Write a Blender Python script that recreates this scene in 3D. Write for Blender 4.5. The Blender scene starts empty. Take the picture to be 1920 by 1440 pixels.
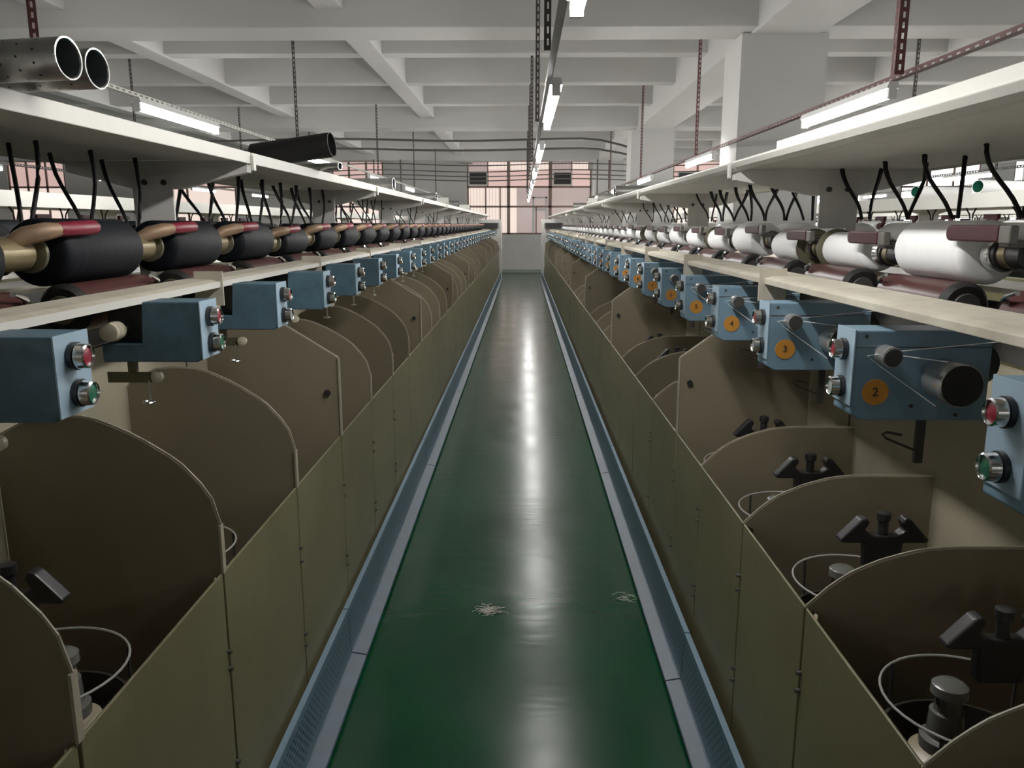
import bpy, bmesh, math, random
from mathutils import Vector, Matrix
random.seed(7)
C = bpy.context.scene.collection
PI = math.pi
H = 1.5                      # camera height
P = 0.558                    # spindle pitch along the machines
N = 39                       # spindle positions per side
YEND = 22.3

# ------------------------------------------------------------------ materials
MATS = {}
def mat(name, col, rough=0.5, metal=0.0, noise=0.0, nscale=8.0, col2=None, emit=None, estr=0.0, bump=0.0, spec=0.5, stretch=None):
    m = bpy.data.materials.new(name); m.use_nodes = True
    nt = m.node_tree; b = nt.nodes['Principled BSDF']
    b.inputs['Base Color'].default_value = (*col, 1)
    b.inputs['Roughness'].default_value = rough
    b.inputs['Metallic'].default_value = metal
    b.inputs['Specular IOR Level'].default_value = spec
    if emit:
        b.inputs['Emission Color'].default_value = (*emit, 1)
        b.inputs['Emission Strength'].default_value = estr
    if noise > 0:
        g = nt.nodes.new('ShaderNodeNewGeometry')
        n = nt.nodes.new('ShaderNodeTexNoise'); n.inputs['Scale'].default_value = nscale
        n.inputs['Detail'].default_value = 6; n.inputs['Roughness'].default_value = 0.65
        src = g.outputs['Position']
        if stretch:
            mp = nt.nodes.new('ShaderNodeMapping'); mp.inputs['Scale'].default_value = stretch
            nt.links.new(src, mp.inputs['Vector']); src = mp.outputs['Vector']
        nt.links.new(src, n.inputs['Vector'])
        r = nt.nodes.new('ShaderNodeValToRGB')
        r.color_ramp.elements[0].position = 0.33; r.color_ramp.elements[1].position = 0.68
        c2 = col2 or tuple(c * 0.55 for c in col)
        a = tuple(c * (1 - noise) + d * noise for c, d in zip(col, c2))
        r.color_ramp.elements[0].color = (*a, 1); r.color_ramp.elements[1].color = (*col, 1)
        nt.links.new(n.outputs['Fac'], r.inputs['Fac'])
        nt.links.new(r.outputs['Color'], b.inputs['Base Color'])
        if bump > 0:
            bp = nt.nodes.new('ShaderNodeBump'); bp.inputs['Strength'].default_value = bump; bp.inputs['Distance'].default_value = 0.01
            nt.links.new(n.outputs['Fac'], bp.inputs['Height']); nt.links.new(bp.outputs['Normal'], b.inputs['Normal'])
    MATS[name] = m
    return m

M_wall   = mat('wall_paint', (0.60, 0.60, 0.57), 0.8, noise=0.25, nscale=1.5)
M_ceil   = mat('ceiling_paint', (0.455, 0.45, 0.43), 0.85, noise=0.15, nscale=1.2)
M_panel  = mat('panel_beige', (0.142, 0.128, 0.064), 0.42, noise=0.65, nscale=2.4, col2=(0.078, 0.062, 0.028))
M_plate  = mat('plate_beige', (0.178, 0.146, 0.096), 0.55, noise=0.25, nscale=4.0, col2=(0.12, 0.095, 0.058), spec=0.3)
M_rim    = mat('plate_rim', (0.34, 0.30, 0.22), 0.5, noise=0.5, nscale=30)
M_back   = mat('back_beige', (0.34, 0.30, 0.21), 0.55, noise=0.4, nscale=3.0)
M_cream  = mat('cream_paint', (0.60, 0.555, 0.45), 0.45, noise=0.5, nscale=9, col2=(0.25, 0.2, 0.13))
M_shelf  = mat('shelf_white', (0.64, 0.625, 0.57), 0.5, noise=0.25, nscale=4)
M_shelfu = mat('shelf_under', (0.74, 0.725, 0.68), 0.6, noise=0.3, nscale=4)  # paler than the fascia paint, standing in for bounce light from below
M_brack  = mat('bracket_grey', (0.64, 0.62, 0.585), 0.55, noise=0.35, nscale=8)
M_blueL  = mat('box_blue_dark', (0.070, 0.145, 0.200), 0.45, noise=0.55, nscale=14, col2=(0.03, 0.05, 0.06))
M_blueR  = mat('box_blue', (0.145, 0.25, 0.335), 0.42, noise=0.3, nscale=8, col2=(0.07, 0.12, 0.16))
M_blueF  = mat('box_front_blue', (0.31, 0.445, 0.56), 0.4, noise=0.2, nscale=10)
M_chrome = mat('chrome', (0.75, 0.75, 0.74), 0.16, 1.0)
M_steel  = mat('steel', (0.62, 0.62, 0.60), 0.28, 1.0, noise=0.3, nscale=20)
M_drum   = mat('drum_steel', (0.56, 0.56, 0.55), 0.25, 0.75)
M_brass  = mat('brass', (0.27, 0.21, 0.11), 0.38, 0.7, noise=0.4, nscale=20)
M_tan    = mat('tan_metal', (0.27, 0.165, 0.095), 0.5, 0.3, noise=0.5, nscale=40)
M_olive  = mat('olive_flange', (0.13, 0.118, 0.075), 0.4, 0.4, noise=0.3, nscale=25)
M_red    = mat('red_grip', (0.15, 0.006, 0.018), 0.4, spec=0.3)
M_maroon = mat('maroon_grip', (0.030, 0.006, 0.008), 0.45, spec=0.12)
M_redcap = mat('red_cap', (0.22, 0.008, 0.022), 0.35)
M_grncap = mat('green_cap', (0.006, 0.09, 0.045), 0.35)
M_clear  = mat('pale_cap', (0.35, 0.38, 0.35), 0.25)
M_armdk  = mat('cast_dark', (0.062, 0.056, 0.045), 0.5, noise=0.3, nscale=30)
M_black  = mat('black_plastic', (0.012, 0.012, 0.013), 0.4)
M_rubber = mat('black_rubber', (0.010, 0.0095, 0.009), 0.6, spec=0.2)
M_yblack = mat('black_yarn', (0.006, 0.007, 0.010), 0.6, noise=0.8, nscale=10, col2=(0.002, 0.0025, 0.003), stretch=(1, 6, 1), bump=0.25, spec=0.08)
M_ywhite = mat('white_yarn', (0.94, 0.94, 0.93), 0.7, noise=0.12, nscale=6, stretch=(0.5, 20, 0.5))
M_ybeige = mat('beige_yarn', (0.36, 0.30, 0.20), 0.35, noise=0.4, nscale=30, stretch=(1, 1, 6))
M_roller = mat('maroon_roller', (0.050, 0.016, 0.015), 0.32, noise=0.3, nscale=14, spec=0.14)
M_ceram  = mat('ceramic', (0.58, 0.52, 0.38), 0.35)
M_orange = mat('orange_disc', (0.55, 0.22, 0.02), 0.55, noise=0.3, nscale=40)
M_ink    = mat('ink', (0.05, 0.025, 0.01), 0.6)
M_kick   = mat('kick_ledge', (0.058, 0.095, 0.145), 0.5, noise=0.75, nscale=11, col2=(0.05, 0.07, 0.08))
M_redir  = mat('red_iron', (0.10, 0.034, 0.032), 0.55, 0.2, noise=0.4, nscale=20)
M_iron   = mat('dark_iron', (0.055, 0.045, 0.043), 0.5, 0.4, noise=0.3, nscale=20)
M_lampw  = mat('lamp_white', (0.72, 0.72, 0.70), 0.4)
M_tube   = mat('lamp_tube', (0.9, 0.9, 0.9), 0.4, emit=(1.0, 0.985, 0.95), estr=88)
M_galv   = mat('galvanised', (0.46, 0.45, 0.42), 0.36, 0.9, noise=0.7, nscale=9, col2=(0.12, 0.12, 0.11))
M_galvi  = mat('tube_inner', (0.075, 0.08, 0.085), 0.5, 0.3)
M_pot    = mat('pot_dark', (0.03, 0.028, 0.022), 0.45, 0.2)
M_jar    = mat('smoked_cap', (0.10, 0.10, 0.09), 0.2)
M_dark   = mat('machine_dark', (0.035, 0.033, 0.03), 0.6, noise=0.3)
M_frame  = mat('window_frame', (0.24, 0.16, 0.13), 0.6)
M_gA     = mat('pane_peach', (0.5, 0.4, 0.35), 0.3, emit=(1.0, 0.80, 0.70), estr=0.80)
M_gB     = mat('pane_pink', (0.5, 0.36, 0.33), 0.3, emit=(1.0, 0.64, 0.58), estr=0.50)
M_gC     = mat('pane_dusky', (0.4, 0.33, 0.32), 0.15, emit=(1.0, 0.74, 0.70), estr=0.28)
M_gW     = mat('pane_bright', (0.6, 0.6, 0.6), 0.3, emit=(0.95, 0.98, 1.0), estr=2.0)
M_green  = mat('green_end', (0.02, 0.20, 0.12), 0.4)
M_lint   = mat('lint', (0.62, 0.60, 0.52), 0.9)
M_steelr = mat('grey_rail', (0.22, 0.21, 0.20), 0.5, 0.3, noise=0.3, nscale=20)
M_ring   = mat('pale_wire', (0.62, 0.61, 0.58), 0.3, 0.5)
M_cable  = mat('cable_grey', (0.06, 0.055, 0.05), 0.5)

# green epoxy floor: scuffs, streaks, uneven gloss
def floor_mat():
    m = bpy.data.materials.new('green_floor'); m.use_nodes = True
    nt = m.node_tree; b = nt.nodes['Principled BSDF']; L = nt.links.new
    g = nt.nodes.new('ShaderNodeNewGeometry')
    def noise(scale, sc, det=5):
        mp = nt.nodes.new('ShaderNodeMapping'); mp.inputs['Scale'].default_value = sc
        n = nt.nodes.new('ShaderNodeTexNoise'); n.inputs['Scale'].default_value = scale; n.inputs['Detail'].default_value = det
        L(g.outputs['Position'], mp.inputs['Vector']); L(mp.outputs['Vector'], n.inputs['Vector']); return n
    n1 = noise(2.2, (1, 1, 1)); n2 = noise(60, (0.7, 1, 1), 8); n3 = noise(3, (1, 1, 1), 3); n4 = noise(9, (0.35, 1.6, 1), 2)
    r = nt.nodes.new('ShaderNodeValToRGB'); e = r.color_ramp.elements
    e[0].position = 0.3; e[0].color = (0.0016, 0.025, 0.0095, 1); e[1].position = 0.75; e[1].color = (0.0026, 0.037, 0.0142, 1)
    L(n1.outputs['Fac'], r.inputs['Fac'])
    r2 = nt.nodes.new('ShaderNodeValToRGB'); e = r2.color_ramp.elements
    e[0].position = 0.60; e[0].color = (0, 0, 0, 1); e[1].position = 0.85; e[1].color = (1, 1, 1, 1)
    L(n2.outputs['Fac'], r2.inputs['Fac'])
    mx = nt.nodes.new('ShaderNodeMixRGB'); mx.inputs[2].default_value = (0.016, 0.065, 0.032, 1)
    mm = nt.nodes.new('ShaderNodeMath'); mm.operation = 'MULTIPLY'; mm.inputs[1].default_value = 0.12
    L(r2.outputs['Color'], mm.inputs[0]); L(mm.outputs[0], mx.inputs[0]); L(r.outputs['Color'], mx.inputs[1])
    L(mx.outputs[0], b.inputs['Base Color'])
    mr = nt.nodes.new('ShaderNodeMapRange'); mr.inputs[1].default_value = 0.3; mr.inputs[2].default_value = 0.7
    mr.inputs[3].default_value = 0.17; mr.inputs[4].default_value = 0.24
    L(n3.outputs['Fac'], mr.inputs[0]); L(mr.outputs[0], b.inputs['Roughness'])
    bp = nt.nodes.new('ShaderNodeBump'); bp.inputs['Strength'].default_value = 0.3; bp.inputs['Distance'].default_value = 0.004
    L(n4.outputs['Fac'], bp.inputs['Height']); L(bp.outputs['Normal'], b.inputs['Normal'])
    b.inputs['Specular IOR Level'].default_value = 0.09
    return m
M_floor = floor_mat()

# perforated blue sheet (staggered slots)
def perf_mat():
    m = bpy.data.materials.new('perforated_blue'); m.use_nodes = True
    nt = m.node_tree; b = nt.nodes['Principled BSDF']; L = nt.links.new
    g = nt.nodes.new('ShaderNodeNewGeometry'); s = nt.nodes.new('ShaderNodeSeparateXYZ'); L(g.outputs['Position'], s.inputs[0])
    def M(op, a, bb=None):
        n = nt.nodes.new('ShaderNodeMath'); n.operation = op
        for i, v in enumerate((a, bb)):
            if v is None: continue
            if isinstance(v, (int, float)): n.inputs[i].default_value = v
            else: L(v, n.inputs[i])
        return n.outputs[0]
    zz = M('DIVIDE', s.outputs['Z'], 0.0155); row = M('FLOOR', zz)
    fz = M('SUBTRACT', zz, row)
    sh = M('MULTIPLY', M('MODULO', row, 2.0), 0.5)
    yy = M('ADD', M('DIVIDE', s.outputs['Y'], 0.027), sh)
    fy = M('SUBTRACT', yy, M('FLOOR', yy))
    dz = M('DIVIDE', M('SUBTRACT', fz, 0.5), 0.30); dy = M('DIVIDE', M('SUBTRACT', fy, 0.5), 0.33)
    rr = M('ADD', M('MULTIPLY', dz, dz), M('MULTIPLY', dy, dy))
    ins = M('LESS_THAN', rr, 1.0)
    lim = M('MULTIPLY', M('GREATER_THAN', s.outputs['Z'], 0.055), M('LESS_THAN', s.outputs['Z'], 0.17))
    f = M('MULTIPLY', ins, lim)
    mx = nt.nodes.new('ShaderNodeMixRGB'); mx.inputs[1].default_value = (0.075, 0.135, 0.185, 1); mx.inputs[2].default_value = (0.015, 0.022, 0.03, 1)
    L(f, mx.inputs[0]); L(mx.outputs[0], b.inputs['Base Color']); b.inputs['Roughness'].default_value = 0.4
    return m
M_perf = perf_mat()
M_lip = mat('lip_blue', (0.11, 0.18, 0.24), 0.35)

# ------------------------------------------------------------------ mesh helpers
class MB:
    def __init__(self): self.v = []; self.f = []; self.mi = []; self.cur = 0
    def add(self, vs, fs):
        b = len(self.v); self.v += [tuple(v) for v in vs]
        for f in fs: self.f.append(tuple(i + b for i in f)); self.mi.append(self.cur)
        return self
    def box(self, x0, x1, y0, y1, z0, z1):
        if x0 > x1: x0, x1 = x1, x0
        if y0 > y1: y0, y1 = y1, y0
        if z0 > z1: z0, z1 = z1, z0
        vs = [(x0,y0,z0),(x1,y0,z0),(x1,y1,z0),(x0,y1,z0),(x0,y0,z1),(x1,y0,z1),(x1,y1,z1),(x0,y1,z1)]
        return self.add(vs, [(0,3,2,1),(4,5,6,7),(0,1,5,4),(1,2,6,5),(2,3,7,6),(3,0,4,7)])
    def prism(self, pts, y0, y1):            # polygon in XZ extruded along Y
        n = len(pts)
        ar = sum(pts[i][0]*pts[(i+1)%n][1] - pts[(i+1)%n][0]*pts[i][1] for i in range(n))
        if ar < 0: pts = pts[::-1]
        vs = [(x, y0, z) for x, z in pts] + [(x, y1, z) for x, z in pts]
        return self.add(vs, [tuple(range(n)), tuple(range(2*n-1, n-1, -1))] + [(i, i+n, (i+1)%n+n, (i+1)%n) for i in range(n)])
    def lathe(self, prof, origin=(0,0,0), axis='Y', n=24, close=True):   # prof: (dist along axis, radius)
        o = Vector(origin); vs = []; fs = []
        for t, r in prof:
            for i in range(n):
                a = 2*PI*i/n; c, s = r*math.cos(a), r*math.sin(a)
                vs.append(o + Vector({'X': (t, c, s), 'Y': (s, t, c), 'Z': (c, s, t)}[axis]))
        for k in range(len(prof)-1):
            for i in range(n):
                j = (i+1) % n
                fs.append((k*n+i, k*n+j, (k+1)*n+j, (k+1)*n+i))
        if close:
            fs.append(tuple(range(n-1, -1, -1))); m = (len(prof)-1)*n; fs.append(tuple(range(m, m+n)))
        return self.add(vs, fs)
    def tube(self, pts, r, n=8, closed=False):
        pts = [Vector(p) for p in pts]; m = len(pts); vs = []; fs = []
        for i, p in enumerate(pts):
            a = pts[i-1] if (i > 0 or closed) else p; b = pts[(i+1) % m] if (i < m-1 or closed) else p
            t = (b-a).normalized(); u = t.orthogonal() if abs(t.z) > 0.98 else t.cross(Vector((0,0,1)))
            if abs(t.z) > 0.98: u = Vector((1,0,0)) - t*t.x
            u.normalize(); w = t.cross(u)
            rr = r[i] if isinstance(r, (list, tuple)) else r
            for k in range(n):
                q = 2*PI*k/n; vs.append(p + u*rr*math.cos(q) + w*rr*math.sin(q))
        for i in range(m if closed else m-1):
            for k in range(n):
                j = (k+1) % n; i2 = (i+1) % m
                fs.append((i*n+k, i*n+j, i2*n+j, i2*n+k))
        if not closed: fs.append(tuple(range(n-1,-1,-1))); fs.append(tuple(range((m-1)*n, m*n)))
        return self.add(vs, fs)
    def build(self, name, m, parent=None, loc=(0,0,0), smooth=False, bevel=0, mats=None):
        me = bpy.data.meshes.new(name); me.from_pydata(self.v, [], self.f)
        bm = bmesh.new(); bm.from_mesh(me); bmesh.ops.recalc_face_normals(bm, faces=bm.faces); bm.to_mesh(me); bm.free()
        me.materials.append(m)
        for x in mats or []: me.materials.append(x)
        if mats:
            for p, i in zip(me.polygons, self.mi): p.material_index = i
        if smooth:
            for p in me.polygons: p.use_smooth = True
            me.set_sharp_from_angle(angle=math.radians(38))
        o = bpy.data.objects.new(name, me); C.objects.link(o); o.location = loc
        if parent: o.parent = parent
        if bevel:
            md = o.modifiers.new('bevel', 'BEVEL'); md.width = bevel; md.segments = 2; md.limit_method = 'ANGLE'
        return o

def empty(name, loc): o = bpy.data.objects.new(name, None); C.objects.link(o); o.location = loc; o.empty_display_size = 0.05; return o
def tag(o, label, cat, group=None, kind=None):
    o['label'] = label; o['category'] = cat
    if group: o['group'] = group
    elif 'group' in o: del o['group']
    if kind: o['kind'] = kind
    return o
def struct(o): o['kind'] = 'structure'; return o
def copy_tree(o, parent=None):
    c = o.copy(); C.objects.link(c)
    if parent: c.parent = parent
    for ch in o.children: copy_tree(ch, c)
    return c
ORD = ['first','second','third','fourth','fifth','sixth','seventh','eighth','ninth','tenth','eleventh','twelfth','thirteenth','fourteenth','fifteenth','sixteenth','seventeenth','eighteenth','nineteenth','twentieth']
CARD = ['one','two','three','four','five','six','seven','eight','nine','ten','eleven','twelve','thirteen','fourteen','fifteen','sixteen','seventeen','eighteen','nineteen','twenty']
def nth(k, far=16):
    """ordinal from the camera, or None when too far down the aisle to be told apart"""
    return ORD[k] if 0 <= k < far else None
SIDE = {-1: 'left', 1: 'right'}
YARN = {-1: 'black', 1: 'white'}

# ------------------------------------------------------------------ setting
FARY = 25.4; XL, XR, YB = -17.5, 24.0, -9.0; ZC = 3.7
struct(MB().box(XL, XR, YB, FARY, -0.1, 0).build('floor', M_floor))
# plain slab plus a bay of beams
struct(MB().box(XL-.2, XR+.2, YB-.2, FARY+.2, ZC, ZC+0.15).build('ceiling', M_ceil))
MAIN = [0.3, 7.55, 14.8, 22.05]
for i, y in enumerate(MAIN):
    struct(MB().box(XL, XR, y-0.25, y+0.25, 3.15, ZC).build('beam', M_ceil, bevel=0.01))
for y in [2.1, 3.95, 5.75, 9.35, 11.2, 13.1, 16.6, 18.4, 20.3, 23.8]:
    struct(MB().box(XL, XR, y-0.12, y+0.12, 3.32, ZC).build('beam', M_ceil, bevel=0.01))
for x in [-14.0, -11.5, -9.0, -6.55, -4.05, -1.66]:
    struct(MB().box(x-0.12, x+0.12, YB, FARY, 3.3, ZC).build('beam', M_ceil, bevel=0.01))
for x in [2.3, 9.6, 16.9]:
    struct(MB().box(x-0.3, x+0.3, YB, FARY, 3.13, ZC).build('beam', M_ceil, bevel=0.01))
for x in [4.7, 7.1, 12.0, 14.4]:
    struct(MB().box(x-0.12, x+0.12, YB, FARY, 3.3, ZC).build('beam', M_ceil, bevel=0.01))
for y in MAIN[1:]:
    for x in (2.3, 9.6):
        mb = MB().box(x-0.38, x+0.38, y-0.05, y+0.55, 0, 3.14)
        struct(mb.build('column', M_ceil))
struct(MB().box(XL-.15, XL, YB, FARY, 0, ZC).build('wall_left', M_wall))
struct(MB().box(XR, XR+.15, YB, FARY, 0, ZC).build('wall_right', M_wall))
struct(MB().box(XL, XR, YB-.15, YB, 0, ZC).build('wall_back', M_wall))
# far wall with window openings
WINS = [(-16.0,-14.2), (-11.2,-8.9), (-5.9,-4.3), (-1.72, 2.12), (4.6, 6.9), (8.2, 10.5), (11.6,14.0), (15.0,17.4), (18.4,20.8)]
ZW0, ZW1 = 1.18, 3.42
mb = MB().box(XL, XR, FARY, FARY+.2, 0, ZW0).box(XL, XR, FARY, FARY+.2, ZW1, ZC)
xs = [XL] + [v for w in WINS for v in w] + [XR]
for i in range(0, len(xs), 2): mb.box(xs[i], xs[i+1], FARY, FARY+.2, ZW0, ZW1)
struct(mb.build('wall_far', M_wall))
struct(MB().box(XL, XR, FARY-.015, FARY, 0, 0.10).build('baseboard_far', mat('skirting', (0.25, 0.30, 0.24), 0.5)))
for i, (a, b) in enumerate(WINS):
    w = struct(empty('window_%d' % (i+1), ((a+b)/2, FARY+.06, ZW0)))
    cx = (a+b)/2; fr = MB(); y0, y1 = -0.03, 0.03
    W = b-a; hw = W/2; Hh = ZW1-ZW0
    fr.box(-hw, hw, y0, y1, 0, 0.05).box(-hw, hw, y0, y1, Hh-.05, Hh).box(-hw, -hw+.05, y0, y1, 0, Hh).box(hw-.05, hw, y0, y1, 0, Hh)
    zr = [0.85, 1.44]
    if i == 3:
        vx = [-0.44-cx, 0.85-cx]
        for x in vx: fr.box(x-.05, x+.05, y0, y1, 0, Hh)
        for z in zr: fr.box(-hw, hw, y0, y1, z-.03, z+.03)
        for x in (-1.15-cx, -0.70-cx): fr.box(x-.02, x+.02, y0, y1, 0, zr[1])
        for x in (0.42-cx,): fr.box(x-.02, x+.02, y0, y1, 0, zr[0])
        for x in (-1.08-cx, 1.5-cx): fr.box(x-.02, x+.02, y0, y1, zr[1], Hh)
        fr.build('window_frame', M_frame, w)
        cells = [(-hw, vx[0], 0, zr[1], M_gA), (vx[0], vx[0]+.25, 0, zr[1], M_gA), (vx[0]+.25, hw, 0, zr[0], M_gC), (vx[0]+.25, hw, zr[0], zr[1], M_gC),
                 (-hw, -1.08-cx, zr[1], Hh, M_gC), (-1.08-cx, vx[1], zr[1], Hh-.28, M_gB), (-1.08-cx, vx[1], Hh-.28, Hh, M_gA),
                 (vx[1], 1.5-cx, zr[1], Hh, M_gC), (1.5-cx, hw, zr[1], Hh-.3, M_gB), (1.5-cx, hw, Hh-.3, Hh, M_gA)]
        for (x0, x1, z0, z1, m) in cells: MB().box(x0, x1, 0.005, 0.015, z0, z1).build('pane', m, w)
        gb = MB()
        for q in range(12): gb.box(-hw+.1+.098*q-.004, -hw+.1+.098*q+.004, -.012, -.004, .05, zr[1]-.03)
        for q in range(35): gb.box(-hw+.1+.105*q-.003, -hw+.1+.105*q+.003, -.012, -.004, Hh-.30, Hh-.05)
        gb.build('window_grille', M_frame, w)
        # pale strips standing in for a whitish door-like reflection in the glass
        MB().box(0.10, 0.16, -.02, .03, 0.02, 1.15).box(0.50, 0.56, -.02, .03, 0.02, 1.15).box(0.10, 0.56, -.02, .03, 1.10, 1.15).box(0.16, 0.5, -.02, .03, .72, .80).build('window_sash', M_lampw, w)
    else:
        for k in (-1, 1):
            x = k*W/6; fr.box(x-.03, x+.03, y0, y1, 0, Hh)
        for z in zr: fr.box(-hw, hw, y0, y1, z-.03, z+.03)
        fr.build('window_frame', M_frame, w)
        m = M_gB if i < 5 else M_gW
        MB().box(-hw, hw, 0.005, 0.015, 0, zr[1]).build('pane', M_gA if i < 5 else M_gW, w)
        MB().box(-hw, hw, 0.005, 0.015, zr[1], Hh).build('pane', m, w)
def fan(x0, x1, z0, z1, lab):
    t = tag(empty('exhaust_fan', ((x0+x1)/2, FARY+.02, z0)), lab, 'fan', 'exhaust fans in the end windows')
    w = (x1-x0)/2; h = z1-z0
    MB().box(-w, w, -.06, -.005, 0, .04).box(-w, w, -.06, -.005, h-.04, h).box(-w, -w+.04, -.06, -.005, .04, h-.04).box(w-.04, w, -.06, -.005, .04, h-.04).build('fan_frame', M_brack, t)
    MB().box(-w+.04, w-.04, -.012, -.005, .04, h-.04).build('fan_grille', M_black, t)
    mb = MB()
    for k in range(5): z = .04 + (k+.5)*(h-.08)/5; mb.box(-w+.04, w-.04, -.04, -.016, z-.006, z+.006)
    mb.box(-.008, .008, -.05, -.04, .04, h-.04).build('louvre', M_black, t)
fan(-1.68, -1.08, 2.66, 3.08, 'square black exhaust fan at left of the end window')
fan(0.92, 1.52, 2.66, 3.08, 'square black exhaust fan at right of the end window')
fan(4.75, 5.35, 2.66, 3.08, 'square black exhaust fan in the window right of the white column')

# ------------------------------------------------------------------ per-side dimensions (a = distance from the camera line)
def yd(d, z): return (d - (H - z)*0.1961)/0.9806
SD = {
 -1: dict(floor=.54, ledge=.588, kick=.605, kickz=.19, panel=.631, pz=.778, boxa=.712, boxz0=1.198, boxz1=1.332, boxy=1.236,
          ga=.85, gb=1.0, gz=1.335, gy=2.25, bob=1.055, boby=2.10, shf=.868, shb=1.47, shz=1.724, shy=2.64, post=1.175, back=1.085,
          plate0=1.01, roll=1.0, center=1.17),
  1: dict(floor=.473, ledge=.517, kick=.535, kickz=.19, panel=.573, pz=.741, boxa=.66, boxz0=1.112, boxz1=1.294, boxy=1.06,
          ga=.71, gb=.90, gz=1.337, gy=2.38, bob=1.05, boby=2.16, shf=.716, shb=1.40, shz=1.71, shy=2.85, post=1.075, back=1.06,
          plate0=None, roll=.995, center=1.08)}
LP = [1.01 + .561*k for k in range(-1, N-1)]
RP = [.60, 1.02, 1.504, 1.967, 2.467, 2.885] + [2.885 + .5575*k for k in range(1, N-5)]
PLY = {-1: LP, 1: RP}
HEX = {-1: lambda k: k % 4 == 0, 1: lambda k: k % 4 == 1 and k > 1}

OUT_L = [(.652,.3),(.652,.766),(.631,.778),(.631,.885),(.645,.94),(.665,.972),(.70,1.012),(.722,1.03),(.768,1.06),(.80,1.078),(.837,1.095),(.865,1.106),(.894,1.113),(.95,1.116),(1.0,1.11),(1.068,1.075),(1.08,1.06),(1.08,.3)]
OUT_R = [(.60,.3),(.60,.725),(.576,.738),(.577,.742),(.592,.757),(.615,.78),(.64,.80),(.66,.814),(.684,.826),(.715,.84),(.749,.851),(.778,.859),(.806,.864),(.84,.867),(.879,.868),(1.05,.868),(1.05,.3)]
HEX_L = [(.652,.3),(.652,.766),(.631,.778),(.631,1.05),(.813,1.165),(1.08,1.165),(1.08,.3)]
HEX_R = [(.60,.3),(.60,.725),(.576,.738),(.576,1.02),(.70,1.112),(1.05,1.112),(1.05,.3)]

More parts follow.
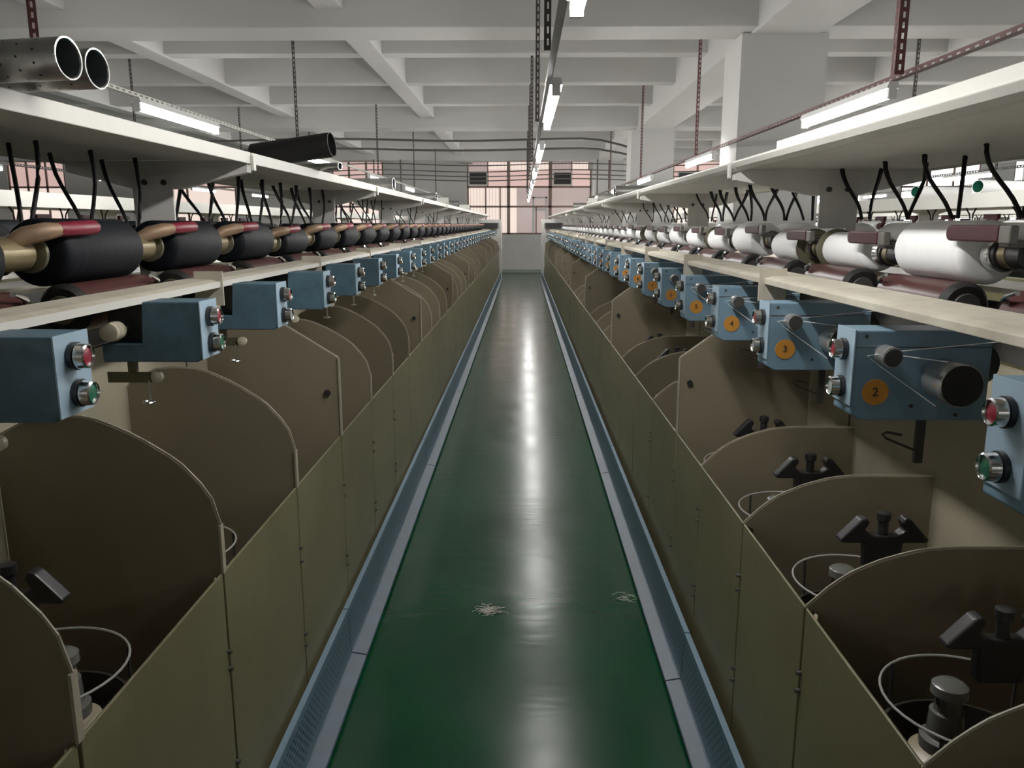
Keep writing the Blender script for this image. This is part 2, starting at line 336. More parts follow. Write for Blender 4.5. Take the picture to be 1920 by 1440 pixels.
for s in (-1, 1):
    D = SD[s]; side = SIDE[s]; X = lambda a, s=s: s*a
    # ---- long machine body: spine wall, rail beam, outer back panels (one machine frame)
    fr = tag(empty('twisting_machine', (s*D['center'], 11, 0)), 'long beige inner frame of the twisting machine on the %s of the aisle' % side, 'machine')
    ox = s*D['center']; c = D['center']
    def local(a): return s*a - ox
    MB().box(local(D['back']), local(D['back']+.02), .2-11, YEND-11, .02, 1.19).build('spine_wall', M_back, fr)
    mb = MB()
    for k in range(0, 20): y = .3 + 1.116*k - 11; mb.box(local(D['back']-.002), local(D['back']), y-.004, y+.004, .3, 1.19)
    mb.build('wall_seam', M_dark, fr)
    MB().box(local(D['roll']+.09), local(D['post']+.08), .2-11, YEND-11, 1.195, 1.29).build('rail_beam', M_dark, fr)
    MB().box(local(D['roll']+.10), local(2*c-D['roll']-.06), .2-11, YEND-11, 1.295, 1.325).build('gear_tray', M_dark, fr)  # dark tray added to darken the view between the bobbin rows
    MB().box(local(D['panel']+.02), local(D['back']-.001), .2-11, YEND-11, .02, .295).build('pot_deck', M_dark, fr)
    MB().box(local(2*c-D['panel']), local(2*c-D['panel']-.02), .2-11, YEND-11, .02, .78).build('rear_panel', M_panel, fr)
    MB().box(local(2*c-D['ga']), local(2*c-D['gb']), .2-11, YEND-11, 1.32, 1.335).build('rear_guard', M_cream, fr)
    # ---- machine end panel
    t = tag(empty('machine_end_cabinet', (ox, YEND+.17, 0)), 'pale end cabinet closing the far end of the %s machine' % side, 'cabinet')
    MB().box(local(D['panel']-.05), local(2*c-D['panel']+.05), -.15, .15, 0, 1.62).build('cabinet_body', M_brack, t, bevel=.01)
    MB().box(local(D['panel']+.02), local(D['panel']+.5), -1.2, -.155, 1.40, 1.53).build('dark_cover', M_black, t)
    # ---- kick plates
    ys = [-.3] + [(2.55 if s < 0 else 2.40) + 2.232*j for j in range(0, 9)] + [YEND]
    for j in range(len(ys)-1):
        n = nth(j, 6)
        lab = '%s blue perforated kick plate along the %s foot of the aisle' % (n, side) if n else 'blue kick plate at the %s foot of the aisle beyond the sixth' % side
        y0, y1 = ys[j]+.004, ys[j+1]-.004
        t = tag(empty('kick_plate', (s*D['floor'], (y0+y1)/2, 0)), lab, 'kick plate', 'blue kick plates on the %s' % side if True else None)
        hl = (y1-y0)/2
        lx = lambda a: s*(a - D['floor'])
        MB().prism([(lx(D['kick']), .03), (lx(D['kick']-.012), .03), (lx(D['kick']-.003), D['kickz']), (lx(D['kick']+.010), D['kickz'])], -hl, hl).build('perforated_sheet', M_perf, t)
        MB().box(lx(D['kick']-.005), lx(D['kick']+.012), -hl, hl, D['kickz'], D['kickz']+.006).build('top_lip', M_lip, t)
        MB().prism([(lx(D['floor']), .016), (lx(D['floor']+.002), .024), (lx(D['ledge']), .032), (lx(D['kick']+.01), .032), (lx(D['kick']+.01), .0), (lx(D['kick']-.005), .0), (lx(D['kick']-.008), .020)], -hl, hl).build('floor_ledge', M_kick, t)
    # ---- separator plates + front panels
    proto = {}
    out, hexo = (OUT_L, HEX_L) if s < 0 else (OUT_R, HEX_R)
    a0 = D['panel']
    def plate(kind):
        o = hexo if kind == 'hex' else out
        t = empty('separator_plate', (0, 0, 0))
        pts = [(s*(a-a0), z) for a, z in o]
        MB().prism(pts, -.003, .003).build('plate_sheet', M_plate, t)
        rim = MB(); seq = pts[2:-1] if kind != 'hex' else pts[2:5]
        for (xa, za), (xb, zb) in zip(seq, seq[1:]):
            dx, dz = xb-xa, zb-za; l = math.hypot(dx, dz) or 1
            nx, nz = (-dz/l*.005, dx/l*.005)
            if nz < 0 or (abs(nz) < 1e-6 and nx*s > 0): nx, nz = -nx, -nz
            w = .008 if (abs(dx) < 1e-4) else (.0032 if kind == 'hex' else .0015)
            rim.prism([(xa, za), (xb, zb), (xb+nx, zb+nz), (xa+nx, za+nz)], -w, w)
        rim.build('plate_rim', M_rim, t)
        if kind == 'hex':
            MB().lathe([(-.012, .011), (-.003, .011)], (s*.04, 0, .93), 'Y', 12).build('catch_knob', M_black, t)
        return t
    for k, y in enumerate(PLY[s]):
        if y > YEND-.2: break
        kind = 'hex' if HEX[s](k) else 'arc'
        if kind in proto: t = copy_tree(proto[kind])
        else: t = proto[kind] = plate(kind)
        t.location = (s*a0, y, 0)
        n = nth(k-1 if s < 0 else k-1)
        if k == 0: lab = 'round-topped beige separator plate nearest the camera in the %s machine, mostly out of frame' % side
        elif n: lab = ('%s separator plate from the camera on the %s, %s' % (n, side, 'with sloped straight top and dark catch' if kind == 'hex' else 'with rounded top'))
        else: lab = 'far beige separator plate on the %s machine beyond the sixteenth, %s top' % (side, 'sloped' if kind == 'hex' else 'rounded')
        tag(t, lab, 'separator plate', 'separator plates on the %s machine' % side)
    ys = [y for y in PLY[s] if y < YEND-.2]
    for k in range(len(ys)-1):
        y0, y1 = ys[k], ys[k+1]; hl = (y1-y0)/2 - .0045
        t = empty('front_panel', (s*a0, (y0+y1)/2, 0))
        n = nth(k)
        tag(t, ('%s olive beige front panel from the camera, low on the %s machine' % (n, side)) if n else 'far olive beige front panel on the %s machine beyond the sixteenth' % side,
            'panel', 'front panels of the %s machine' % side)
        MB().box(s*-.001, s*.005, -hl, hl, 0, D['pz']).build('panel_sheet', M_panel, t, bevel=.002)
        if k < 6:
            for z in (.30, .335, .56, .60): MB().lathe([(-.006, .005), (.004, .005)], (s*-.006, hl-.004, z), 'X', 8).build('hinge_pin', M_dark, t)
    # ---- guard board sections
    g0 = .1 if s > 0 else .02
    ys = [D['gy'] - 1.116*2 if s < 0 else .1] + ([D['gy']-1.116] if s < 0 else []) + [D['gy'] + 1.116*j for j in range(0, 18)]
    ys = [y for y in ys if y < YEND-.6] + [YEND-.02]
    for j in range(len(ys)-1):
        y0, y1 = ys[j]+.012, ys[j+1]-.008
        n = nth(j, 8)
        lab = ('%s cream guard board from the camera, under the %s yarn bobbins' % (n, YARN[s])) if n else 'far cream guard board under the %s bobbins beyond the eighth' % YARN[s]
        t = tag(empty('guard_board', (s*D['ga'], (y0+y1)/2, D['gz'])), lab, 'guard board', 'guard boards under the %s bobbins' % YARN[s])
        hl = (y1-y0)/2; lx = lambda a: s*(a-D['ga'])
        MB().prism([(lx(D['ga']), -.010), (lx(D['ga']), .006), (lx(D['ga']+.02), .012), (lx(D['gb']-.064), .016), (lx(D['gb']-.064), .006), (lx(D['ga']+.01), -.010)], -hl, hl).build('board_sheet', M_cream, t, bevel=.0015)
        if s < 0: MB().box(lx(D['ga']-.001), lx(D['ga']-.003), -hl, hl, -.009, .007).build('front_lip', M_shelf, t)
        a1 = D['ga'] + (.035 if s < 0 else .03)
        MB().box(lx(a1-.045), lx(a1+.035), hl, hl+.006, -.06, .035).build('joint_plate', M_cream, t)
        MB().lathe([(-.002, .004), (.004, .004)], (lx(D['ga']+.07), -hl+.1, .013), 'Z', 8).build('screw', M_dark, t)
    # ---- shelves with brackets
    ys = [D['shy'] - 2.232] + [D['shy'] + 2.232*j for j in range(0, 10)]
    ys = [y for y in ys if y < YEND] + [YEND]
    for j in range(len(ys)-1):
        y0, y1 = ys[j]+.006, ys[j+1]-.006
        if j == 0: y0 -= 1.6
        n = nth(j, 7)
        lab = ('%s white shelf section from the camera above the %s bobbins' % (n, YARN[s])) if n else 'far white shelf section above the %s bobbins beyond the seventh' % YARN[s]
        t = tag(empty('shelf_section', (s*D['shf'], (y0+y1)/2, D['shz'])), lab, 'shelf', 'overhead shelf sections on the %s machine' % side)
        hl = (y1-y0)/2; lx = lambda a: s*(a-D['shf'])
        w = D['shb']-D['shf']
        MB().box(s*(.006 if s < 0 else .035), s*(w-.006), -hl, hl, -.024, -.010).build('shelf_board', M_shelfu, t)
        hgt = .036 if s < 0 else .032
        if s < 0: MB().box(0, s*.006, -hl, hl, -hgt, 0).build('front_fascia', M_shelf, t, bevel=.002)
        else: MB().prism([(0, -.006), (.003, 0), (.03, 0), (.03, -.006), (.034, -hgt), (.022, -hgt), (.008, -hgt*.66)], -hl, hl).build('front_fascia', M_shelf, t, bevel=.002)
        MB().box(s*w, s*(w-.006), -hl, hl, -hgt, 0).build('rear_fascia', M_shelf, t)
        if s > 0 and j == 0:
            MB().box(.012, .016, -hl, hl-.45, .0005, .022).build('raised_lip', M_shelf, t)
    for j, y in enumerate(ys[:-1]):
        n = nth(j-1, 7)
        if j == 0: lab = 'grey shelf bracket post nearest the camera on the %s machine, out of frame' % side
        else: lab = ('%s grey bracket post from the camera holding the %s shelf' % (n, side)) if n else 'far grey bracket post holding the %s shelf beyond the seventh' % side
        t = tag(empty('bracket_post', (s*D['post'], y, 1.2)), lab, 'bracket', 'bracket posts under the %s shelf' % side)
        lx = lambda a: s*(a-D['post']); zt = D['shz']-.026-1.2
        MB().prism([(lx(D['shf']+(.008 if s < 0 else .052)), zt), (lx(D['shb']-.009), zt), (lx(D['shb']-.009), zt-.035), (lx(D['post']+.07), zt-.088), (lx(D['post']-.07), zt-.088), (lx(D['shf']+.010), zt-.036), (lx(D['shf']+.010), zt-.018)], -.02, .02).build('bracket_arm', M_brack, t)
        zb = .285
        MB().box(lx(D['post']-.058), lx(D['post']+.058), -.03, -.021, zb, zt-.05).build('post_plate', M_brack, t)
        MB().box(lx(D['post']+.075), lx(D['post']+.04), -.02, .02, .126, zt-.085).build('post_leg', M_brack, t)
        if 0 < j < 5:
            for q in (-.03, .032): MB().lathe([(-.008, .009), (-.002, .009)], (q, -.028, zt-.068), 'Y', 10).build('bolt', M_dark, t)
            MB().box(lx(D['shf']-.010), lx(D['shf']-.002), -.012, .010, zt-.03, zt+.016).build('end_clip', M_shelf, t)

# ------------------------------------------------------------------ control boxes
def button(root, s, y, z, capm, name, sub=True):
    mb = MB()
    mb.lathe([(s*0, .0225), (s*-.008, .0225)], (0, y, z), 'X', 20); b = mb
    mb.cur = 1
    mb.lathe([(s*-.008, .017), (s*-.010, .0205), (s*-.024, .0195), (s*-.026, .017), (s*-.024, .0155), (s*-.018, .015)], (0, y, z), 'X', 24, close=not sub)
    if not sub:
        mb.cur = 2; mb.lathe([(s*-.022, .0155), (s*-.0265, .014)], (0, y, z), 'X', 12)
    o = b.build(name, M_black, root, smooth=True, mats=[M_chrome, capm])
    if sub: MB().lathe([(s*-.016, .0150), (s*-.0215, .0150), (s*-.0225, .013)], (0, y, z), 'X', 20).build('button_cap', capm, o, smooth=True)
    return o
def glyph(txt, size, root, loc):
    cu = bpy.data.curves.new('numeral', 'FONT'); cu.body = txt; cu.size = size; cu.align_x = 'CENTER'; cu.align_y = 'CENTER'; cu.extrude = .0004; cu.offset = .0006
    tmp = bpy.data.objects.new('tmp', cu); C.objects.link(tmp); bpy.context.view_layer.update()
    me = bpy.data.meshes.new_from_object(tmp.evaluated_get(bpy.context.evaluated_depsgraph_get()))
    bpy.data.objects.remove(tmp); me.materials.clear(); me.materials.append(M_ink)
    o = bpy.data.objects.new('numeral', me); C.objects.link(o); o.parent = root
    o.rotation_euler = (PI/2, 0, 0); o.location = loc
    return o
def left_box(near, pale=False):
    D = SD[-1]; t = empty('control_box', (0, 0, 0)); h = D['boxz1']-D['boxz0']; lx = lambda a: -(a-.69)
    pr = [(lx(.69), .012), (lx(.69), h), (lx(.815), h), (lx(.822), .042), (lx(.912), .040), (lx(.912), 0), (lx(.70), 0)]
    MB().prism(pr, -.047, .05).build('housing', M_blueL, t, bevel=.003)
    MB().box(.0005, .003, -.048, .050, .006, h+.001).build('front_plate', M_blueF, t)
    button(t, -1, 0, .098, M_redcap, 'red_button', near).location = (.004, 0, 0)
    button(t, -1, .004, .038, M_clear if pale else M_grncap, 'green_button' if not pale else 'pale_button', near).location = (.004, 0, 0)
    MB().box(lx(.82), lx(.912), -.01, .05, .042, .125).build('recess_cover', M_black, t)
    if near:
        mb = MB().lathe([(-.062, .012), (-.060, .020), (-.050, .021), (-.048, .018), (-.044, .022), (-.034, .022), (-.032, .017), (-.028, .021), (-.018, .020), (-.016, .012)], (lx(.872), -.03, .072), 'Y', 20)
        mb.build('guide_roller', M_ceram, t, smooth=True)
        MB().tube([(lx(.872), -.05, .072), (lx(.872), .0, .072)], .006, 8).build('roller_axle', M_steel, t)
        mb = MB().box(lx(.815), lx(.915), -.03, -.025, -.050, -.026).box(lx(.85), lx(.87), -.025, -.015, -.05, 0)
        mb.build('tension_bar', M_olive, t)
        MB().lathe([(-.016, .008), (-.014, .013), (-.004, .013), (-.002, .008)], (lx(.80), -.025, -.035), 'Y', 14).build('tension_roller', M_ceram, t, smooth=True)
        pts = [(lx(.822), -.028, -.045), (lx(.822), -.028, -.092)] + [(lx(.822)-.012*math.sin(q), -.028-.012+.012*math.cos(q), -.093) for q in [i*2*PI/12 for i in range(13)]]
        MB().tube(pts, .0028, 6).build('thread_hook', M_steel, t)
    return t
def right_box(near, pale):
    D = SD[1]; t = empty('control_box', (0, 0, 0)); h = D['boxz1']-D['boxz0']; lx = lambda a: a-.64
    MB().prism([(lx(.64), .012), (lx(.64), h), (lx(.91), h), (lx(.91), .0), (lx(.66), 0)], -.044, .045).build('housing', M_blueR, t, bevel=.003)
    MB().prism([(-.0005, .03), (-.0005, h+.001), (-.003, h+.001), (-.003, .03)], -.045, .045).build('front_plate', M_blueF, t)
    button(t, 1, 0, .139, M_redcap, 'red_button', near).location = (-.004, 0, 0)
    button(t, 1, 0, .062, M_clear if pale else M_grncap, 'pale_button' if pale else 'green_button', near).location = (-.004, 0, 0)
    y0 = -.044
    if near:
        MB().box(0, lx(.91), y0-.0012, y0, h-.034, h-.032).build('cover_seam', M_dark, t)
        MB().lathe([(y0, .014), (y0-.006, .0165), (y0-.01, .020), (y0-.018, .0205), (y0-.019, .0188), (y0-.022, .0205), (y0-.027, .0205), (y0-.028, .0188), (y0-.031, .0205), (y0-.036, .0205), (y0-.037, .0188), (y0-.040, .0205), (y0-.050, .020), (y0-.052, .012)], (lx(.692), 0, .136), 'Y', 24).build('grooved_roller', M_drum, t, smooth=True)
        MB().lathe([(y0-.0522, .018), (y0-.0535, .017)], (lx(.692), 0, .136), 'Y', 20).build('roller_face', M_dark, t)
        o = MB().lathe([(y0, .034), (y0-.004, .042), (y0-.075, .042), (y0-.078, .040)], (lx(.815), 0, .086), 'Y', 28).build('feed_drum', M_drum, t, smooth=True)
        MB().lathe([(y0-.0782, .040), (y0-.0786, .040)], (lx(.815), 0, .086), 'Y', 24).build('drum_face', M_black, o)
        for a, z in ((.66, h-.012), (.885, h-.012), (.76, .03), (.85, .012)):
            MB().lathe([(y0, .004), (y0-.002, .004)], (lx(a), 0, z), 'Y', 8).build('screw', M_dark, t)
        MB().lathe([(-.012, .044), (.006, .046)], (lx(.915), .02, .105), 'Y', 24).build('rear_disc', M_black, t)
        MB().box(lx(.795), lx(.812), -.01, .0, -.10, 0).build('drop_rod', M_dark, t)
        MB().tube([(lx(.80), -.006, -.075), (lx(.735), -.008, -.048), (lx(.725), -.008, -.038), (lx(.735), -.008, -.034), (lx(.765), -.008, -.040)], .0028, 6).build('thread_hook', M_dark, t)
    return t
protL = {}; protR = {}
for k in range(N):
    y = SD[-1]['boxy'] + P*k
    if y < YEND-.3:
        near = k < 12; pale = k in (2, 4, 5, 7)
        key = (near, pale)
        if key in protL: t = copy_tree(protL[key])
        else: t = protL[key] = left_box(near, pale)
        t.location = (-SD[-1]['boxa'], y, SD[-1]['boxz0'])
        n = nth(k)
        tag(t, ('%s blue control box from the camera in the left row, red and %s buttons' % (n, 'pale' if pale else 'green')) if n else 'tiny far blue control box in the left row beyond the sixteenth', 'control box', 'blue control boxes on the left')
    y = SD[1]['boxy'] + .5605*k
    if y < YEND-.3:
        near = k < 13; pale = k in (1, 2, 3)
        key = (near, pale)
        if key in protR: t = copy_tree(protR[key])
        else: t = protR[key] = right_box(near, pale)
        t.location = (SD[1]['boxa'], y, SD[1]['boxz0'])
        n = nth(k)
        lab = ('%s blue control box from the camera in the right row%s' % (n, ', orange disc numbered %d' % (k+1) if 1 <= k <= 12 else '')) if n else 'tiny far blue control box in the right row beyond the sixteenth'
        tag(t, lab, 'control box', 'blue control boxes on the right')
        PEND = (t, k)
        if 1 <= k <= 12:
            protR.setdefault('disc', [])
            protR['disc'].append((t, k))
for t, k in protR['disc']:
    d = MB().lathe([(-.0442, .0265), (-.0456, .0265)], (.046, 0, .058), 'Y', 28).build('number_disc', M_orange, t)
    glyph(str(k+1), .024, d, (.046, -.0462, .058))
# yarn running over the first right-hand boxes
for k in range(1, 5):
    y = SD[1]['boxy'] + .5605*k; z0 = SD[1]['boxz0']
    mb = MB().tube([(.93, y-.075, z0+.165), (.712, y-.072, z0+.143), (.672, y-.072, z0+.136), (.70, y-.072, z0+.1145), (.80, y-.10, z0+.042)], .0009, 5)
    mb.tube([(.712, y-.074, z0+.14), (.815, y-.10, z0+.129)], .0009, 5)
    tag(mb.build('yarn_strand', M_ywhite), 'fine white yarn strand running over the rollers of the box numbered %d' % (k+1), 'yarn', 'yarn strands on the right boxes')

# ------------------------------------------------------------------ bobbins, cradles, drive rollers
RR = [.072, .056, .055, .070, .057, .060, .064, .055, .062, .058, .066, .056]
LR = [.074, .073, .073, .062, .070, .071]
def bob_z(s, R):
    D = SD[s]; da = D['bob']-D['roll']; return 1.316 + math.sqrt(max(0, (R+.055)**2 - da**2)) + .006
def bobbin(s, R, near, far_flange=False):
    t = empty('yarn_bobbin', (0, 0, 0)); L = .335 if s > 0 else .36
    e = .012
    m = M_yblack if s < 0 else M_ywhite
    rc = .20 if False else .02
    prof = [(-L, R*.55), (-L+.001, R-.014), (-L+.006, R-.005), (-L+.016, R), (-.016, R), (-.006, R-.004), (-.001, R-.013), (0, R*.55)]
    MB().lathe(prof, (0, 0, 0), 'Y', 36 if near else 16).build('yarn_winding', m, t, smooth=True)
    if near:
        MB().lathe([(-L-.014, .030), (-L-.002, .030)], (0, 0, 0), 'Y', 20).build('tube_end', M_olive if s > 0 else M_tan, t, smooth=True)
        if s > 0 and R < .06:
            for q in ((.002,) if far_flange else (-L-.012,)):
                MB().lathe([(q, .050), (q+.002, .0665), (q+.009, .0665), (q+.011, .050)], (0, 0, 0), 'Y', 32).build('flange', M_olive, t, smooth=True)
    return t, L
def cradle(s, near):
    """swing arm with hub; origin at bobbin axis at its near end"""
    t = empty('bobbin_cradle', (0, 0, 0))
    if s < 0:
        MB().lathe([(-.165, .030), (-.16, .036), (-.055, .036), (-.05, .028), (-.038, .022), (-.036, .016), (-.020, .015)], (0, 0, 0), 'Y', 24).build('hub', M_brass, t, smooth=True)
        MB().lathe([(-.030, .030), (-.028, .042), (-.020, .043), (-.018, .030)], (0, 0, 0), 'Y', 28).build('hub_disc', M_olive, t, smooth=True)
    else:
        MB().lathe([(-.052, .030), (-.050, .040), (-.022, .040), (-.020, .034)], (0, 0, 0), 'Y', 28).build('hub', M_chrome, t, smooth=True)
        MB().lathe([(-.145, .022), (-.143, .030), (-.097, .030), (-.066, .028), (-.064, .036), (-.0535, .036)], (0, 0, 0), 'Y', 24).build('dark_core', M_black, t, smooth=True)
        MB().lathe([(-.096, .0285), (-.095, .032), (-.070, .032), (-.069, .0285)], (0, 0, 0), 'Y', 28, close=False).build('hub_ring', M_brass, t, smooth=True)
    hy0, hy1 = (-.035, .115) if s < 0 else (-.17, .035)
    # cast arm climbing from hub to handle
    x1 = -s*(.076 if s < 0 else .081); z1 = .050 if s < 0 else .044
    hw = .008
    mb = MB()
    if s < 0:
        pts = [(x1*.1, -.100, .020), (x1*.45, -.080, .038), (x1*.85, -.055, .047), (x1, hy0+.006, z1)]
        mb.tube(pts, [.016, .020, .019, .0145], 10)
        mb.build('arm', M_tan, t, smooth=True)
        h = MB()
        h.tube([(x1, hy0-.002, z1), (x1, hy0+.003, z1), (x1*1.02, hy1-.012, z1+.004), (x1*1.02, hy1-.003, z1+.004), (x1*1.02, hy1, z1+.004)], [.013, .0155, .0165, .013, .006], 12)
        h.build('grip', M_red, t, smooth=True)
    else:
        mb.box(x1-.008, x1+.010, hy0-.038, hy0+.004, z1-.020, z1+.017)
        mb.box(x1+.004, .0, hy0+.02, hy0-.02, z1-.028, z1-.012)
        mb.build('arm', M_armdk, t, bevel=.004)
        h = MB(); r = .0175; n = 10
        prof = [(hy0, z1-r), (hy1-r, z1-r)] + [(hy1-r+r*math.sin(q), z1-r*math.cos(q)) for q in [PI*i/n for i in range(1, n)]] + [(hy1-r, z1+r), (hy0, z1+r)]
        vs = [(x1-.010, y, z) for y, z in prof] + [(x1+.010, y, z) for y, z in prof]; m = len(prof)
        h.add(vs, [tuple(range(m)), tuple(range(2*m-1, m-1, -1))] + [(i, (i+1) % m, (i+1) % m+m, i+m) for i in range(m)])
        h.build('grip', M_maroon, t, bevel=.004)
    if near:
        # pivot lever running down behind the bobbin
        MB().tube([(s*.02, -.045, 0), (s*.07, -.045, .0), (s*.095, -.045, -.07)], .014, 8).build('pivot_lever', M_dark, t)
    return t
def roller(s, near, L):
    t = empty('drive_roller', (0, 0, 0)); R = .055
    mb = MB().lathe([(-L+.005, R-.002), (-L+.007, R), (-.007, R), (-.005, R-.002)], (0, 0, 0), 'Y', 28 if near else 14)
    mb.build('barrel', M_roller, t, smooth=True)
    MB().lathe([(-L-.02, .020), (-L-.018, R-.008), (-L-.004, R+.002), (-L+.002, R+.002), (-L+.004, R-.002)], (0, 0, 0), 'Y', 28 if near else 14).build('end_cap', M_rubber, t, smooth=True)
    if near:
        MB().lathe([(-L-.024, .008), (-L-.0235, .030), (-L-.019, .032)], (0, 0, 0), 'Y', 20).build('hub_ring', M_olive if s < 0 else M_dark, t, smooth=True)
        MB().tube([(-s*.050, -.02, .036), (-s*.058, -.035, .044), (-s*.056, -.06, .054), (-s*.060, -.075, .056)], [.008, .006, .003, .005], 8).build('thread_guide', M_chrome, t, smooth=True)
    return t
CB = {}
for s in (-1, 1):
    D = SD[s]
    for k in range(-1, N-3):
        R = (LR if s < 0 else RR)[k] if 0 <= k < (len(LR) if s < 0 else len(RR)) else ((.071 if s < 0 else .060) if k != -1 else .068)
        near = k < 10; y = D['boby'] + P*k
        if y > YEND-1.4: break
        ff = k % 3 == 1; key = (s, 'b', round(R, 3), near, ff)
        if key in CB: t = copy_tree(CB[key])
        else: CB[key], LL = bobbin(s, R, near, ff); t = CB[key]
        L = .335 if s > 0 else .36
        zc = bob_z(s, R)
        t.location = (s*D['bob'], y, zc)
        nn = ORD[k] if 0 <= k < 16 else None
        col = YARN[s]
        if k == -1: lab = '%s yarn bobbin cut off by the %s edge of the photo' % (col, SIDE[s])
        elif nn: lab = '%s whole %s yarn bobbin from the camera in the %s takeup row%s' % (nn, col, SIDE[s], (', fat' if R > .065 else ', slim') if s > 0 else '')
        else: lab = 'tiny far %s yarn bobbin in the %s takeup row beyond the sixteenth' % (col, SIDE[s])
        tag(t, lab, 'bobbin', '%s yarn bobbins in the %s row' % (col, SIDE[s]))
        key = (s, 'c', near)
        if key in CB: t = copy_tree(CB[key])
        else: t = CB[key] = cradle(s, near)
        t.location = (s*D['bob'], y-L, zc)
        grip = 'red-gripped' if s < 0 else 'maroon-gripped'
        if k == -1: lab = '%s bobbin cradle arm beyond the %s edge of the photo' % (grip, SIDE[s])
        elif nn: lab = '%s cradle arm at the near end of the %s whole %s bobbin' % (grip, nn, col)
        else: lab = 'tiny far %s cradle arm in the %s row beyond the sixteenth' % (grip, SIDE[s])
        tag(t, lab, 'cradle arm', '%s cradle arms' % grip)
        key = (s, 'r', near)
        if key in CB: t = copy_tree(CB[key])
        else: t = CB[key] = roller(s, near, L)
        t.location = (s*D['roll'], y, 1.316)
        if k == -1: lab = 'maroon drive roller beyond the %s edge of the photo' % SIDE[s]
        elif nn: lab = 'maroon drive roller under the %s whole %s bobbin from the camera' % (nn, col)
        else: lab = 'far maroon drive roller in the %s row beyond the sixteenth' % SIDE[s]
        tag(t, lab, 'drive roller', 'drive rollers in the %s row' % SIDE[s])

for s in (-1, 1):
    D = SD[s]; proto_r = None
    for k in range(-1, 12):
        if proto_r is None: t = proto_r = bobbin(s, .067, False)[0]
        else: t = copy_tree(proto_r)
        t.location = (s*(1.305 if s < 0 else 1.225), D['boby'] + P*k - (.10 if s < 0 else 0), 1.437)
        nn = ORD[max(k, 0)]
        tag(t, ('%s yarn bobbin in the rear row, behind the %s whole one on the %s' % (YARN[s], nn, SIDE[s])) if k >= 0 else '%s yarn bobbin in the rear row nearest the camera on the %s' % (YARN[s], SIDE[s]),
            'bobbin', '%s yarn bobbins in the rear row on the %s' % (YARN[s], SIDE[s]))

# ------------------------------------------------------------------ cables from shelf underside to cradles
def cable(pts, r, lab, grp):
    tag(MB().tube(pts, r, 6).build('hanging_cable', M_rubber, smooth=True), lab, 'cable', grp)
for s in (-1, 1):
    D = SD[s]; zt = D['shz']-.030
    for q in range(-2, 2*(N-3)):
        k = q//2
        if q % 2 and k >= 8: continue
        y = D['boby'] + P*k + (.12 if s < 0 else .02) + (.27 if q % 2 else 0)
        if y > YEND-1: break
        rnd = random.uniform
        spread = rnd(.9, 1.5); rev = rnd(0, 1) < .35
        for w in (0, 1):
            a_top = D['post'] - .02 if w == 0 else D['post'] - .02 + .11*spread
            a_bot = (1.16 + rnd(0, .03) + (.02 if w else 0)) if s < 0 else 1.135 + rnd(-.01, .01) + (.012 if w else 0)
            ya = y + rnd(-.04, .04) + (.05 if w else 0); yb = y + rnd(-.02, .02)
            bend = rnd(-.010, .010) if s > 0 else rnd(-.018, .018); pts = []
            for i in range(9):
                f = i/8; e = f + .16*math.sin(2*PI*f)*(-.5)
                pts.append((s*(a_top + (a_bot-a_top)*e + bend*math.sin(PI*f)), ya + (yb-ya)*e, zt + ((1.46 if s < 0 else 1.515)-zt)*f))
            nn = ORD[q+2] if q+2 < 16 else None
            which = 'near' if w == 0 else 'rear'
            lab = '%s black cable of the %s pair hanging under the %s shelf' % (which, nn, SIDE[s]) if nn else '%s black cable of a far pair under the %s shelf beyond the sixteenth' % (which, SIDE[s])
            th = .0055 if k < 6 else .005
            mb = MB().tube(pts, th, 7)
            if k < 5:
                mb.tube([(p[0]+s*.014*(1-i/9), p[1]+.02*(1-i/9)*(1 if i % 2 else .9), p[2]) for i, p in enumerate(pts)], .004, 6)
            tag(mb.build('hanging_cable', M_rubber, smooth=True), lab, 'cable', 'cables hanging under the %s shelf' % SIDE[s])

